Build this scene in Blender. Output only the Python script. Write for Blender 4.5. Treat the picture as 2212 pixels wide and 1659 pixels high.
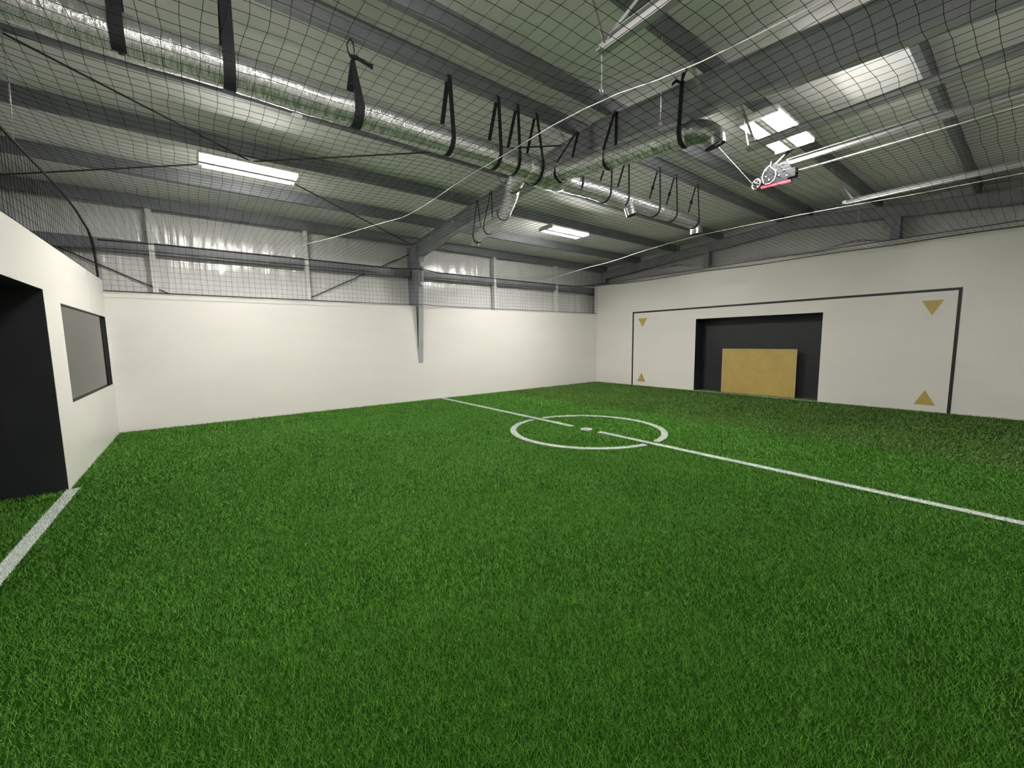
import bpy, bmesh, math, random
import numpy as np
from mathutils import Vector, Matrix, noise

for o in list(bpy.data.objects):
    bpy.data.objects.remove(o)
scene = bpy.context.scene
COL = scene.collection

# ------------------------------------------------------------------ camera, world, exposure
F_PX, YAW, PIT, ROL, CAM_H = 876.44, 0.6570, -0.1057, -0.0135, 1.55
fw = Vector((math.sin(YAW)*math.cos(PIT), math.cos(YAW)*math.cos(PIT), math.sin(PIT)))
rt = Vector((math.cos(YAW), -math.sin(YAW), 0))
up = rt.cross(fw)
r2 = math.cos(ROL)*rt + math.sin(ROL)*up
u2 = -math.sin(ROL)*rt + math.cos(ROL)*up
cd = bpy.data.cameras.new('camera')
cd.sensor_fit = 'HORIZONTAL'; cd.sensor_width = 36.0
cd.lens = F_PX*36.0/2212.0
cd.clip_start = 0.02; cd.clip_end = 200
cam = bpy.data.objects.new('camera', cd); COL.objects.link(cam)
M = Matrix((r2, u2, -fw)).transposed().to_4x4(); M.translation = (0, 0, CAM_H)
cam.matrix_world = M
scene.camera = cam
world = bpy.data.worlds.new('world'); scene.world = world
world.use_nodes = True
world.node_tree.nodes['Background'].inputs[0].default_value = (0.5, 0.55, 0.6, 1)
world.node_tree.nodes['Background'].inputs[1].default_value = 0.0
vs = scene.view_settings
vs.view_transform = 'Standard'; vs.look = 'None'; vs.gamma = 1.0
vs.use_curve_mapping = False
vs.exposure = 1.62
LAMP = 42.0          # radiance of the lamp tubes

# ------------------------------------------------------------------ dimensions (metres)
XC, XB, YA, YN = -1.211, 11.66, 9.98, -0.62      # left, right, back, near wall faces
HA, HB, HC = 2.489, 3.535, 2.686
XM, YM = 5.235, 4.69                              # halfway line, pitch centre
XF, XE, XL = 4.661, 12.30, -2.35                  # steel frame planes
YR, ZR = 4.0, 4.56                                # ridge, purlin seat height
YI, XI, XLI, YNI = 10.45, 12.50, -2.62, -2.45     # insulation planes
def zr(y): return ZR-0.08*(y-YR) if y > YR else ZR-0.09*(YR-y)

# ------------------------------------------------------------------ material helpers
def mat(name):
    m = bpy.data.materials.new(name); m.use_nodes = True
    nt = m.node_tree
    return m, nt, nt.nodes['Principled BSDF']
def node(nt, t, **kw):
    n = nt.nodes.new(t)
    for k, v in kw.items():
        if k in n.inputs: n.inputs[k].default_value = v
        else: setattr(n, k, v)
    return n
def ramp(nt, stops):
    n = nt.nodes.new('ShaderNodeValToRGB')
    el = n.color_ramp.elements
    while len(el) > 1: el.remove(el[-1])
    el[0].position = stops[0][0]; el[0].color = (*stops[0][1], 1)
    for p, c in stops[1:]:
        e = el.new(p); e.color = (*c, 1)
    return n
def coords(nt, scale=(1, 1, 1), kind='Object'):
    tc = nt.nodes.new('ShaderNodeTexCoord'); mp = nt.nodes.new('ShaderNodeMapping')
    mp.inputs['Scale'].default_value = scale
    nt.links.new(tc.outputs[kind], mp.inputs[0])
    return mp.outputs[0]
def simple(name, col, rough=0.5, metal=0.0, bump=0.0, bscale=40, var=0.08, spec=0.5, vscale=3):
    m, nt, b = mat(name)
    b.inputs['Roughness'].default_value = rough; b.inputs['Metallic'].default_value = metal
    b.inputs['Specular IOR Level'].default_value = spec
    v = coords(nt)
    n = node(nt, 'ShaderNodeTexNoise', Scale=vscale, Detail=4.0)
    nt.links.new(v, n.inputs['Vector'])
    lo = tuple(c*(1-var) for c in col); hi = tuple(min(1, c*(1+var)) for c in col)
    r = ramp(nt, [(0.3, lo), (0.7, hi)])
    nt.links.new(n.outputs['Fac'], r.inputs[0]); nt.links.new(r.outputs[0], b.inputs['Base Color'])
    if bump:
        n2 = node(nt, 'ShaderNodeTexNoise', Scale=bscale, Detail=3.0)
        nt.links.new(v, n2.inputs['Vector'])
        bp = node(nt, 'ShaderNodeBump', Strength=bump, Distance=0.01)
        nt.links.new(n2.outputs['Fac'], bp.inputs['Height']); nt.links.new(bp.outputs[0], b.inputs['Normal'])
    return m

def paint_mat(name, col):
    """satin wall paint over plywood: broad undulation plus fine roller texture"""
    m, nt, b = mat(name)
    b.inputs['Roughness'].default_value = 0.38
    b.inputs['Specular IOR Level'].default_value = 0.45
    v = coords(nt); vh = coords(nt, (0.5, 0.5, 2.2))
    n = node(nt, 'ShaderNodeTexNoise', Scale=1.3, Detail=5.0); nt.links.new(vh, n.inputs['Vector'])
    r = ramp(nt, [(0.3, tuple(c*0.965 for c in col)), (0.7, col)])
    nt.links.new(n.outputs['Fac'], r.inputs[0]); nt.links.new(r.outputs[0], b.inputs['Base Color'])
    n1 = node(nt, 'ShaderNodeTexNoise', Scale=2.2, Detail=3.0); nt.links.new(v, n1.inputs['Vector'])
    n2 = node(nt, 'ShaderNodeTexNoise', Scale=70.0, Detail=2.0); nt.links.new(v, n2.inputs['Vector'])
    b1 = node(nt, 'ShaderNodeBump', Strength=0.25, Distance=0.02)
    b2 = node(nt, 'ShaderNodeBump', Strength=0.16, Distance=0.004)
    nt.links.new(n1.outputs['Fac'], b1.inputs['Height']); nt.links.new(n2.outputs['Fac'], b2.inputs['Height'])
    nt.links.new(b1.outputs[0], b2.inputs['Normal']); nt.links.new(b2.outputs[0], b.inputs['Normal'])
    return m

def vinyl_mat(name, col, rough, stretch, strength=0.5):
    """vinyl-faced insulation blanket, pleated along one axis"""
    m, nt, b = mat(name)
    b.inputs['Roughness'].default_value = rough
    b.inputs['Specular IOR Level'].default_value = 0.6
    v = coords(nt, stretch); v2 = coords(nt)
    n = node(nt, 'ShaderNodeTexNoise', Scale=1.0, Detail=4.0, Distortion=0.6); nt.links.new(v, n.inputs['Vector'])
    bp = node(nt, 'ShaderNodeBump', Strength=strength, Distance=0.03)
    nt.links.new(n.outputs['Fac'], bp.inputs['Height']); nt.links.new(bp.outputs[0], b.inputs['Normal'])
    n2 = node(nt, 'ShaderNodeTexNoise', Scale=1.2, Detail=3.0); nt.links.new(v2, n2.inputs['Vector'])
    r = ramp(nt, [(0.3, tuple(c*0.93 for c in col)), (0.7, col)])
    nt.links.new(n2.outputs['Fac'], r.inputs[0]); nt.links.new(r.outputs[0], b.inputs['Base Color'])
    return m

def foil_mat(name, axis, fine=1.0, metal=0.82):
    """crinkled aluminium foil jacket; creases run round the duct"""
    m, nt, b = mat(name)
    b.inputs['Metallic'].default_value = metal
    b.inputs['Roughness'].default_value = 0.17
    b.inputs['Base Color'].default_value = (0.76, 0.775, 0.78, 1)
    s = [5.0, 5.0, 5.0]; s[axis] = 26.0*fine
    v = coords(nt, tuple(s)); v2 = coords(nt)
    n = node(nt, 'ShaderNodeTexNoise', Scale=1.0, Detail=5.0, Roughness=0.65, Distortion=1.2); nt.links.new(v, n.inputs['Vector'])
    vo = node(nt, 'ShaderNodeTexVoronoi', Scale=16.0*fine); nt.links.new(v2, vo.inputs['Vector'])
    b1 = node(nt, 'ShaderNodeBump', Strength=0.8, Distance=0.020)
    b2 = node(nt, 'ShaderNodeBump', Strength=0.18, Distance=0.010)
    nt.links.new(n.outputs['Fac'], b1.inputs['Height']); nt.links.new(vo.outputs['Distance'], b2.inputs['Height'])
    nt.links.new(b1.outputs[0], b2.inputs['Normal']); nt.links.new(b2.outputs[0], b.inputs['Normal'])
    return m

def turf_mat(name, lo, hi, lo2, hi2, blades=True):
    """green pile; the roll beyond X = 7.3 has the greyer sheen of its nap put into the colour"""
    m, nt, b = mat(name)
    b.inputs['Roughness'].default_value = 0.5
    b.inputs['Specular IOR Level'].default_value = 0.22
    geo = nt.nodes.new('ShaderNodeNewGeometry')
    sep = nt.nodes.new('ShaderNodeSeparateXYZ'); nt.links.new(geo.outputs['Position'], sep.inputs[0])
    st = node(nt, 'ShaderNodeMath', operation='GREATER_THAN'); st.inputs[1].default_value = 7.28
    nt.links.new(sep.outputs['X'], st.inputs[0])
    n = node(nt, 'ShaderNodeTexNoise', Scale=1.1, Detail=6.0); nt.links.new(geo.outputs['Position'], n.inputs['Vector'])
    if blades:
        add = node(nt, 'ShaderNodeMath', operation='MULTIPLY_ADD'); add.inputs[1].default_value = 0.75
        nt.links.new(geo.outputs['Random Per Island'], add.inputs[0])
        sc = node(nt, 'ShaderNodeMath', operation='MULTIPLY'); sc.inputs[1].default_value = 0.3
        nt.links.new(n.outputs['Fac'], sc.inputs[0]); nt.links.new(sc.outputs[0], add.inputs[2])
        fac = add.outputs[0]
    else:
        b.inputs['Specular IOR Level'].default_value = 0.03; b.inputs['Roughness'].default_value = 0.95
        n3 = node(nt, 'ShaderNodeTexNoise', Scale=120.0, Detail=3.0); nt.links.new(geo.outputs['Position'], n3.inputs['Vector'])
        fac = n3.outputs['Fac']
        bp = node(nt, 'ShaderNodeBump', Strength=0.8, Distance=0.01)
        nt.links.new(fac, bp.inputs['Height']); nt.links.new(bp.outputs[0], b.inputs['Normal'])
    tip = (hi[0]*1.9, hi[1]*1.35, hi[2]*3.5)
    st_ = [(0.1, lo), (0.85, hi), (0.97, tip)] if blades else [(0.1, lo), (0.95, hi)]
    st2 = [(0.1, lo2), (0.85, hi2), (0.97, tip)] if blades else [(0.1, lo2), (0.95, hi2)]  # second roll: nap sheen carried by a greyer colour
    ra = ramp(nt, st_); rb = ramp(nt, st2)
    nt.links.new(fac, ra.inputs[0]); nt.links.new(fac, rb.inputs[0])
    mx = node(nt, 'ShaderNodeMix', data_type='RGBA')
    nt.links.new(st.outputs[0], mx.inputs[0]); nt.links.new(ra.outputs[0], mx.inputs[6]); nt.links.new(rb.outputs[0], mx.inputs[7])
    nt.links.new(mx.outputs[2], b.inputs['Base Color'])
    return m

def emit_mat(name, col, s):
    m, nt, b = mat(name)
    b.inputs['Base Color'].default_value = (*col, 1)
    b.inputs['Emission Color'].default_value = (*col, 1)
    b.inputs['Emission Strength'].default_value = s
    return m

def glass_mat(name):
    """thin clear pane: straight-through transmission plus Fresnel reflection"""
    m, nt, b = mat(name)
    nt.nodes.remove(b)
    tr_ = node(nt, 'ShaderNodeBsdfTransparent'); tr_.inputs[0].default_value = (0.92, 0.94, 0.935, 1)
    gl = node(nt, 'ShaderNodeBsdfGlossy', Roughness=0.02)
    fr_ = node(nt, 'ShaderNodeFresnel', IOR=1.45); mx = node(nt, 'ShaderNodeMixShader')
    nt.links.new(fr_.outputs[0], mx.inputs[0]); nt.links.new(tr_.outputs[0], mx.inputs[1]); nt.links.new(gl.outputs[0], mx.inputs[2])
    nt.links.new(mx.outputs[0], nt.nodes['Material Output'].inputs[0])
    return m

MT = {
 'white': paint_mat('white_paint', (0.85, 0.83, 0.80)),
 'white_trim': simple('white_trim_paint', (0.82, 0.81, 0.77), 0.4, var=0.03),
 'black_paint': simple('black_paint', (0.014, 0.016, 0.019), 0.55, bump=0.1, bscale=60, var=0.2),
 'line_black': simple('black_line_paint', (0.012, 0.012, 0.014), 0.5, var=0.1),
 'gold': simple('gold_paint', (0.52, 0.375, 0.115), 0.42, bump=0.08, bscale=50, var=0.08, vscale=5),
 'gold_edge': simple('gold_edge_paint', (0.55, 0.45, 0.25), 0.5),
 'steel': simple('dark_grey_steel_primer', (0.38, 0.39, 0.42), 0.45, bump=0.05, bscale=80, var=0.12),
 'purlin': simple('grey_steel_purlin', (0.20, 0.21, 0.23), 0.5, bump=0.05, bscale=80, var=0.12),
 'steel_light': simple('light_grey_galvanized_steel', (0.42, 0.43, 0.43), 0.4, 0.3, var=0.1),
 'rod': simple('dark_rod_steel', (0.05, 0.05, 0.055), 0.5),
 'galv': simple('bright_galvanized_track', (0.70, 0.71, 0.71), 0.28, 0.9, var=0.08),
 'roofins': vinyl_mat('roof_insulation_vinyl', (0.90, 0.90, 0.885), 0.5, (1.6, 0.25, 0.4), 0.35),
 'wallins_x': vinyl_mat('wall_insulation_vinyl_back', (0.86, 0.86, 0.86), 0.16, (9.0, 1.0, 0.5), 0.9),
 'wallins_y': vinyl_mat('wall_insulation_vinyl_side', (0.84, 0.83, 0.82), 0.2, (1.0, 8.0, 0.5), 0.9),
 'foil_x': foil_mat('foil_jacket_trunk', 0),
 'foil_y': foil_mat('foil_jacket_branch', 1),
 'foil_flex': foil_mat('foil_jacket_flex', 2, 1.5, 0.5),
 'foil_elbow': simple('matt_crinkled_foil', (0.42, 0.43, 0.43), 0.32, 0.85, bump=0.9, bscale=22, var=0.3, vscale=14),
 'duct_dark': simple('duct_inside_shade', (0.03, 0.03, 0.03), 0.7),
 'strap': simple('black_webbing', (0.012, 0.013, 0.018), 0.75, bump=0.2, bscale=200),
 'net': simple('black_twine', (0.006, 0.006, 0.006), 0.95, spec=0.08),
 'rope': simple('black_border_rope', (0.012, 0.012, 0.015), 0.8),
 'cable': simple('pale_steel_cable', (0.75, 0.76, 0.75), 0.35, 0.4),
 'turf': turf_mat('turf_blades', (0.032, 0.118, 0.008), (0.110, 0.305, 0.032), (0.070, 0.150, 0.022), (0.23, 0.40, 0.105)),
 'turf_base': turf_mat('turf_backing', (0.006, 0.026, 0.002), (0.018, 0.065, 0.004), (0.009, 0.028, 0.003), (0.022, 0.066, 0.008), False),
 'line_white': simple('white_turf_fibre', (0.50, 0.56, 0.52), 0.7, var=0.22, vscale=90),
 'housing': simple('white_enamel_housing', (0.80, 0.80, 0.78), 0.35, var=0.03),
 'lamp': emit_mat('lamp_tube', (1.0, 0.965, 0.90), LAMP),
 'lamp_mid': emit_mat('lamp_tube_mid', (1.0, 0.965, 0.90), LAMP*.9),
 'lamp_strong': emit_mat('lamp_tube_strong', (1.0, 0.965, 0.91), LAMP*1.3),
 'glass': glass_mat('window_glass'),
 'office': simple('office_wall_paint', (0.78, 0.77, 0.76), 0.6, var=0.03),
 'frame_dark': simple('dark_window_frame', (0.02, 0.02, 0.024), 0.4),
 'red': simple('red_rubber', (0.62, 0.03, 0.06), 0.4),
 'plate_black': simple('black_steel_plate', (0.005, 0.0055, 0.008), 0.5, spec=0.25),
 'strut': simple('dark_strut_steel', (0.008, 0.008, 0.009), 0.6, spec=0.2),
 'wire_white': simple('white_wire_sleeve', (0.80, 0.80, 0.78), 0.5),
 'concrete': simple('concrete', (0.35, 0.35, 0.34), 0.8),
}

# ------------------------------------------------------------------ mesh helpers
class MB:
    """collects boxes, tubes and ribbons; build() links them as one mesh object"""
    def __init__(s): s.v = []; s.f = []; s.smooth = []
    def add(s, vs, fs, smooth=False):
        o = len(s.v); s.v += [tuple(p) for p in vs]
        s.f += [tuple(i+o for i in f) for f in fs]; s.smooth += [smooth]*len(fs)
        return s
    def box(s, x0, x1, y0, y1, z0, z1):
        return s.add([(x0,y0,z0),(x1,y0,z0),(x1,y1,z0),(x0,y1,z0),(x0,y0,z1),(x1,y0,z1),(x1,y1,z1),(x0,y1,z1)],
            [(0,3,2,1),(4,5,6,7),(0,1,5,4),(1,2,6,5),(2,3,7,6),(3,0,4,7)])
    def prism(s, prof, axis, a, b):
        """extrude closed 2-D profile along axis (0:x -> (y,z), 1:y -> (x,z), 2:z -> (x,y))"""
        def P(p, t):
            return {0: (t, p[0], p[1]), 1: (p[0], t, p[1]), 2: (p[0], p[1], t)}[axis]
        n = len(prof)
        vs = [P(p, a) for p in prof]+[P(p, b) for p in prof]
        fs = [(i, (i+1) % n, (i+1) % n+n, i+n) for i in range(n)]
        fs += [tuple(range(n-1, -1, -1)), tuple(range(n, 2*n))]
        return s.add(vs, fs)
    def bar(s, a, b, w, h=None, upv=(0, 0, 1)):
        h = h or w
        a = Vector(a); b = Vector(b); d = (b-a).normalized()
        u = Vector(upv)
        if abs(d.dot(u)) > .98: u = Vector((1, 0, 0))
        sx = d.cross(u).normalized()*w/2; sy = sx.cross(d).normalized()*h/2
        vs = [a-sx-sy, a+sx-sy, a+sx+sy, a-sx+sy, b-sx-sy, b+sx-sy, b+sx+sy, b-sx+sy]
        return s.add(vs, [(3,2,1,0),(4,5,6,7),(0,1,5,4),(1,2,6,5),(2,3,7,6),(3,0,4,7)])
    def tube(s, pts, r, n=8, cap=True, closed=False, disp=None):
        pts = [Vector(p) for p in pts]; m = len(pts)
        rs = r if isinstance(r, (list, tuple)) else [r]*m
        t0 = (pts[1]-pts[0]).normalized()
        u = t0.cross(Vector((0, 0, 1)))
        if u.length < .05: u = t0.cross(Vector((0, 1, 0)))
        u.normalize(); vs = []
        for i, p in enumerate(pts):
            if closed: t = (pts[(i+1) % m]-pts[i-1]).normalized()
            elif i == 0: t = t0
            elif i == m-1: t = (pts[-1]-pts[-2]).normalized()
            else: t = (pts[i+1]-pts[i-1]).normalized()
            u = (u-t*u.dot(t)).normalized(); w = t.cross(u)
            for k in range(n):
                a = 2*math.pi*k/n
                d = u*math.cos(a)+w*math.sin(a); rr = rs[i]
                q = p+d*rr
                if disp: q = p+d*(rr*(1+disp(q, i, a)))
                vs.append(q)
        fs = []
        for i in range(m if closed else m-1):
            j = (i+1) % m
            for k in range(n):
                fs.append((i*n+k, i*n+(k+1) % n, j*n+(k+1) % n, j*n+k))
        if cap and not closed:
            fs += [tuple(range(n-1, -1, -1)), tuple(range((m-1)*n, m*n))]
        return s.add(vs, fs, True)
    def ribbon(s, pts, w, th, side):
        """flat strap along pts; width along 'side' vectors (one or per point)"""
        pts = [Vector(p) for p in pts]; m = len(pts)
        sd = [Vector(q) for q in side] if isinstance(side, list) else [Vector(side)]*m
        ws = w if isinstance(w, list) else [w]*m
        vs = []
        for i, p in enumerate(pts):
            t = (pts[min(i+1, m-1)]-pts[max(i-1, 0)]).normalized()
            a = sd[i].normalized(); nn = a.cross(t)
            if nn.length < 1e-4: nn = Vector((0, 0, 1))
            nn.normalize()
            a = a*ws[i]/2; b = nn*th/2
            vs += [p-a-b, p+a-b, p+a+b, p-a+b]
        fs = []
        for i in range(m-1):
            o = i*4; q = o+4
            for k in range(4): fs.append((o+k, o+(k+1) % 4, q+(k+1) % 4, q+k))
        fs += [(3, 2, 1, 0), (m*4-4, m*4-3, m*4-2, m*4-1)]
        return s.add(vs, fs)
    def build(s, name, material, parent=None, loc=None):
        me = bpy.data.meshes.new(name)
        me.from_pydata(s.v, [], s.f); me.materials.append(material)
        me.polygons.foreach_set('use_smooth', s.smooth)
        me.update()
        o = bpy.data.objects.new(name, me); COL.objects.link(o)
        if parent: attach(o, parent)
        return o

def attach(o, parent):
    o.parent = parent
    o.matrix_parent_inverse = Matrix.Translation(parent.location).inverted()
def empty(name, loc):
    o = bpy.data.objects.new(name, None); COL.objects.link(o)
    o.location = loc; o.empty_display_size = 0.1
    return o
def tag(o, label=None, cat=None, group=None, kind=None):
    if label: o['label'] = label
    if cat: o['category'] = cat
    if group: o['group'] = group
    if kind: o['kind'] = kind
    return o
def big_mesh(name, verts, faces, k, material, smooth=False):
    """numpy mesh: verts (n,3), faces (m,k)"""
    me = bpy.data.meshes.new(name)
    nv, nf = len(verts), len(faces)
    me.vertices.add(nv); me.vertices.foreach_set('co', np.ascontiguousarray(verts, np.float32).ravel())
    me.loops.add(nf*k); me.loops.foreach_set('vertex_index', np.ascontiguousarray(faces, np.int32).ravel())
    me.polygons.add(nf); me.polygons.foreach_set('loop_start', np.arange(0, nf*k, k, dtype=np.int32))
    me.materials.append(material)
    if smooth: me.polygons.foreach_set('use_smooth', np.ones(nf, bool))
    me.update(calc_edges=True)
    o = bpy.data.objects.new(name, me); COL.objects.link(o)
    return o
def grid_sheet(name, fn, us, vs_, material, parent=None):
    """smooth sheet from fn(u, v) -> point"""
    P = np.array([[fn(u, v) for u in us] for v in vs_], np.float32)
    nv, nu = len(vs_), len(us)
    idx = np.arange(nv*nu).reshape(nv, nu)
    fcs = np.stack([idx[:-1, :-1], idx[:-1, 1:], idx[1:, 1:], idx[1:, :-1]], -1).reshape(-1, 4)
    o = big_mesh(name, P.reshape(-1, 3), fcs, 4, material, True)
    if parent: attach(o, parent)
    return o

# ================================================================== STRUCTURE
# ---- floor
fl = MB().box(XLI-.1, XI+.1, YNI-.1, YI+.1, -.15, 0).build('floor', MT['turf_base'])
tag(fl, 'green artificial turf floor of the indoor pitch', kind='structure')

# ---- back wall (long white boards with a slot for the steel column)
SX0, SX1, SZ = 4.592, 4.732, 1.392
w = MB()
w.box(XC-.12, SX0, YA, YA+.12, 0, HA).box(SX1, XB+.12, YA, YA+.12, 0, HA).box(SX0, SX1, YA, YA+.12, 0, SZ)
wall_back = tag(w.build('wall_back', MT['white']), 'long white painted wall with a slot round the steel column', kind='structure')
tp = MB().box(XC, 3.0, YA-.022, YA+.10, HA-.012, HA+.018).box(XC, 3.0, YA-.012, YA, HA-.085, HA-.012)
attach(tp.build('top_trim', MT['white_trim']), wall_back)

# ---- right wall with goal recess
RY0, RY1, RZ, RD = 3.15, 6.225, 2.118, 0.45
w = MB()
w.box(XB, XB+.10, YN-.12, RY0, 0, HB).box(XB, XB+.10, RY1, YA+.12, 0, HB).box(XB, XB+.10, RY0, RY1, RZ, HB)
wall_right = tag(w.build('wall_right', MT['white']), 'tall white goal wall with black recess and painted outline', kind='structure')
rc = MB()
rc.box(XB+RD, XB+RD+.02, RY0-.02, RY1+.02, 0, RZ+.02)
rc.box(XB+.004, XB+RD, RY0-.02, RY0+.001, 0, RZ).box(XB+.004, XB+RD, RY1-.001, RY1+.02, 0, RZ).box(XB+.004, XB+RD, RY0-.02, RY1+.02, RZ-.001, RZ+.02)
attach(rc.build('goal_recess', MT['black_paint']), wall_right)
ol = MB(); e = .006; lw = .05
ol.box(XB-e, XB+.002, .970, 8.426, 2.459-lw, 2.459).box(XB-e, XB+.002, .970, .970+lw, 0, 2.459-lw).box(XB-e, XB+.002, 8.426-lw, 8.426, 0, 2.459-lw)
o = ol.build('painted_outline', MT['line_black']); attach(o, wall_right); o['label'] = 'thin black painted goal outline'
for pts in ([(8.203,2.235),(7.869,2.235),(8.037,1.952)], [(8.197,.145),(7.880,.145),(8.037,.440)],
            [(1.518,2.244),(1.202,2.244),(1.352,1.947)], [(1.500,.140),(1.190,.140),(1.352,.440)]):
    o = MB().prism(pts, 0, XB-.005, XB+.002).build('painted_triangle', MT['gold']); attach(o, wall_right)
    o['label'] = 'gold painted target triangle'
attach(MB().box(XB-.012, XB+.10, YN-.1, YA, HB, HB+.012).build('top_trim', MT['line_black']), wall_right)

# ---- left wall with goal recess and window
WY0, WY1, WZ0, WZ1 = 6.955, 9.86, 0.893, 2.055
LY0, LY1, LZ, LD = 3.06, 6.322, 2.143, 0.85
w = MB()
T = .10
w.box(XC-T, XC, YN-.12, LY0, 0, HC).box(XC-T, XC, LY0, LY1, LZ, HC).box(XC-T, XC, LY1, WY0, 0, HC)
w.box(XC-T, XC, WY0, WY1, 0, WZ0).box(XC-T, XC, WY0, WY1, WZ1, HC).box(XC-T, XC, WY1, YA+.12, 0, HC)
wall_left = tag(w.build('wall_left', MT['white']), 'white side wall with deep black goal recess and window', kind='structure')
rc = MB()
rc.box(XC-LD-.02, XC-LD, LY0-.02, LY1+.02, 0, LZ+.02)
rc.box(XC-LD, XC-.004, LY0-.02, LY0+.001, 0, LZ).box(XC-LD, XC-.004, LY1-.001, LY1+.02, 0, LZ).box(XC-LD, XC-.004, LY0-.02, LY1+.02, LZ-.001, LZ+.02)
attach(rc.build('goal_recess', MT['black_paint']), wall_left)
attach(MB().box(XC, XC+.004, 8.68, 8.72, WZ1+.01, HC).build('seam_batten', MT['white_trim']), wall_left)
# window
win = empty('window_1', (XC-.05, (WY0+WY1)/2, WZ0))
tag(win, 'wide fixed glass viewing window with thin dark reveal in the white side wall', kind='structure')
d = .036
fr = MB()
fr.box(XC-d, XC-.001, WY1-.004, WY1+.002, WZ0, WZ1).box(XC-d, XC-.001, WY0-.002, WY0+.004, WZ0, WZ1)
fr.box(XC-d, XC-.001, WY0, WY1, WZ0-.002, WZ0+.004).box(XC-d, XC-.001, WY0, WY1, WZ1-.004, WZ1+.002)
attach(fr.build('window_frame', MT['frame_dark']), win)
attach(MB().box(XC-d-.006, XC-d, WY0, WY1, WZ0, WZ1).build('pane', MT['glass']), win)
# viewing room behind the glass
rm = MB()
rm.box(-2.20, -2.15, 6.36, YA+.005, 0, 2.6).box(-2.15, XC-T, 6.36, 6.42, 0, 2.6).box(-2.15, XC-T-.02, YA-.045, YA+.005, 0, 2.6)
tag(rm.build('wall_viewing_room', MT['office']), 'pale grey walls of the narrow room behind the window', kind='structure')

# ---- near wall behind the camera
tag(MB().box(XC-.1, XB+.1, YN-.12, YN, 0, HA).build('wall_front', MT['white']), 'white wall behind the near touchline', kind='structure')

# ---- building envelope
def fnz(x, y, z, s=1.0): return noise.noise(Vector((x*s, y*s, z*s)))
def back_sheet(u, v):
    zz = v
    pl = .016*fnz(u*6, 3, zz*.6)+.010*fnz(u*15, 8, zz*.9)+.02*fnz(u*.8, 1, zz*.8)
    return (u, YI+pl-.02*math.sin(math.pi*min(1, max(0, (zz-2.3)/1.0))), zz)
wob = grid_sheet('wall_outer_back', back_sheet, np.linspace(XLI, XI, 420), np.linspace(0, 4.36, 36), MT['wallins_x'])
tag(wob, 'silvery vinyl insulation lining the metal building above the long wall', kind='structure')
def side_sheet(u, v):
    return (XI+.016*fnz(4, u*6, v*.6)+.02*fnz(1, u*.8, v), u, min(v, zr(u)+.25))
wor = grid_sheet('wall_outer_right', side_sheet, np.linspace(YNI, YI, 300), np.linspace(0, 4.9, 40), MT['wallins_y'])
tag(wor, 'grey vinyl insulation behind and above the goal wall', kind='structure')
wol = grid_sheet('wall_outer_left', lambda u, v: (XLI, u, min(v, zr(u)+.25)), np.linspace(YNI, YI, 60), np.linspace(0, 4.9, 20), MT['wallins_y'])
tag(wol, 'vinyl lined gable end beyond the side wall', kind='structure')
wof = grid_sheet('wall_outer_front', lambda u, v: (u, YNI, v), np.linspace(XLI, XI, 60), np.linspace(0, 4.3, 10), MT['wallins_x'])
tag(wof, 'vinyl lined eave wall behind the camera', kind='structure')

# ---- ceiling: insulation blanket sagging between purlins, with its purlins and brace rods
PUR = [10.20, 8.74, 7.29, 5.92, 4.36, 3.72, 2.40, 0.92, -0.52, -1.95]
PS = sorted(PUR+[YNI, YI])
def sag(y):
    for a, b in zip(PS[:-1], PS[1:]):
        if a <= y <= b and b-a > .3:
            return math.sin(math.pi*(y-a)/(b-a))
    return 0
def roof_sheet(u, v):
    q = (u % 1.22)/1.22
    seam = math.exp(-((min(q, 1-q)*1.22)/.05)**2)*.012
    return (u, v, zr(v)+.205-.030*sag(v)*(1+.5*fnz(u*.7, v*.4, 2))+.012*fnz(u*1.3, v*.6, 5)*sag(v)+seam*sag(v))
ceiling = grid_sheet('ceiling', roof_sheet, np.linspace(XLI, XI, 240), np.linspace(YNI, YI, 260), MT['roofins'])
tag(ceiling, 'pale insulation blanket under the low gable roof', kind='structure')
for y in PUR:
    zb = zr(y); h = .205; t = .012; f = .055
    s = 1
    if y < YR: s = 1
    prof = [(y-f, zb), (y+f*.9, zb), (y+f*.9, zb+t), (y+t, zb+t), (y+t, zb+h), (y, zb+h), (y, zb+t), (y-f, zb+t)]
    # section: upright web, bottom flange both sides, closed top
    prof = [(y+f, zb), (y+f, zb+.025), (y+f-t, zb+.025), (y+f-t, zb+t), (y+t-f*.2, zb+t), (y+t-f*.2, zb+h), (y-f*.2, zb+h), (y-f*.2, zb)]
    p = MB().prism(prof, 0, XLI+.02, XI-.02).build('purlin', MT['purlin']); attach(p, ceiling)
def rp(x, y, dz=-.02): return (x, y, zr(y)+dz)
for a, b in (((-2.3, 5.15), (4.6, 10.1)), ((-2.3, 9.72), (4.6, 4.66)), ((4.8, 10.1), (12.2, 5.0)), ((4.8, 4.66), (12.2, 10.0))):
    if a[0] > 4: continue
    n = 12
    pts = [rp(a[0]+(b[0]-a[0])*i/n, a[1]+(b[1]-a[1])*i/n) for i in range(n+1)]
    attach(MB().tube(pts, .011, 6).build('brace_rod', MT['rod']), ceiling)

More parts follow.
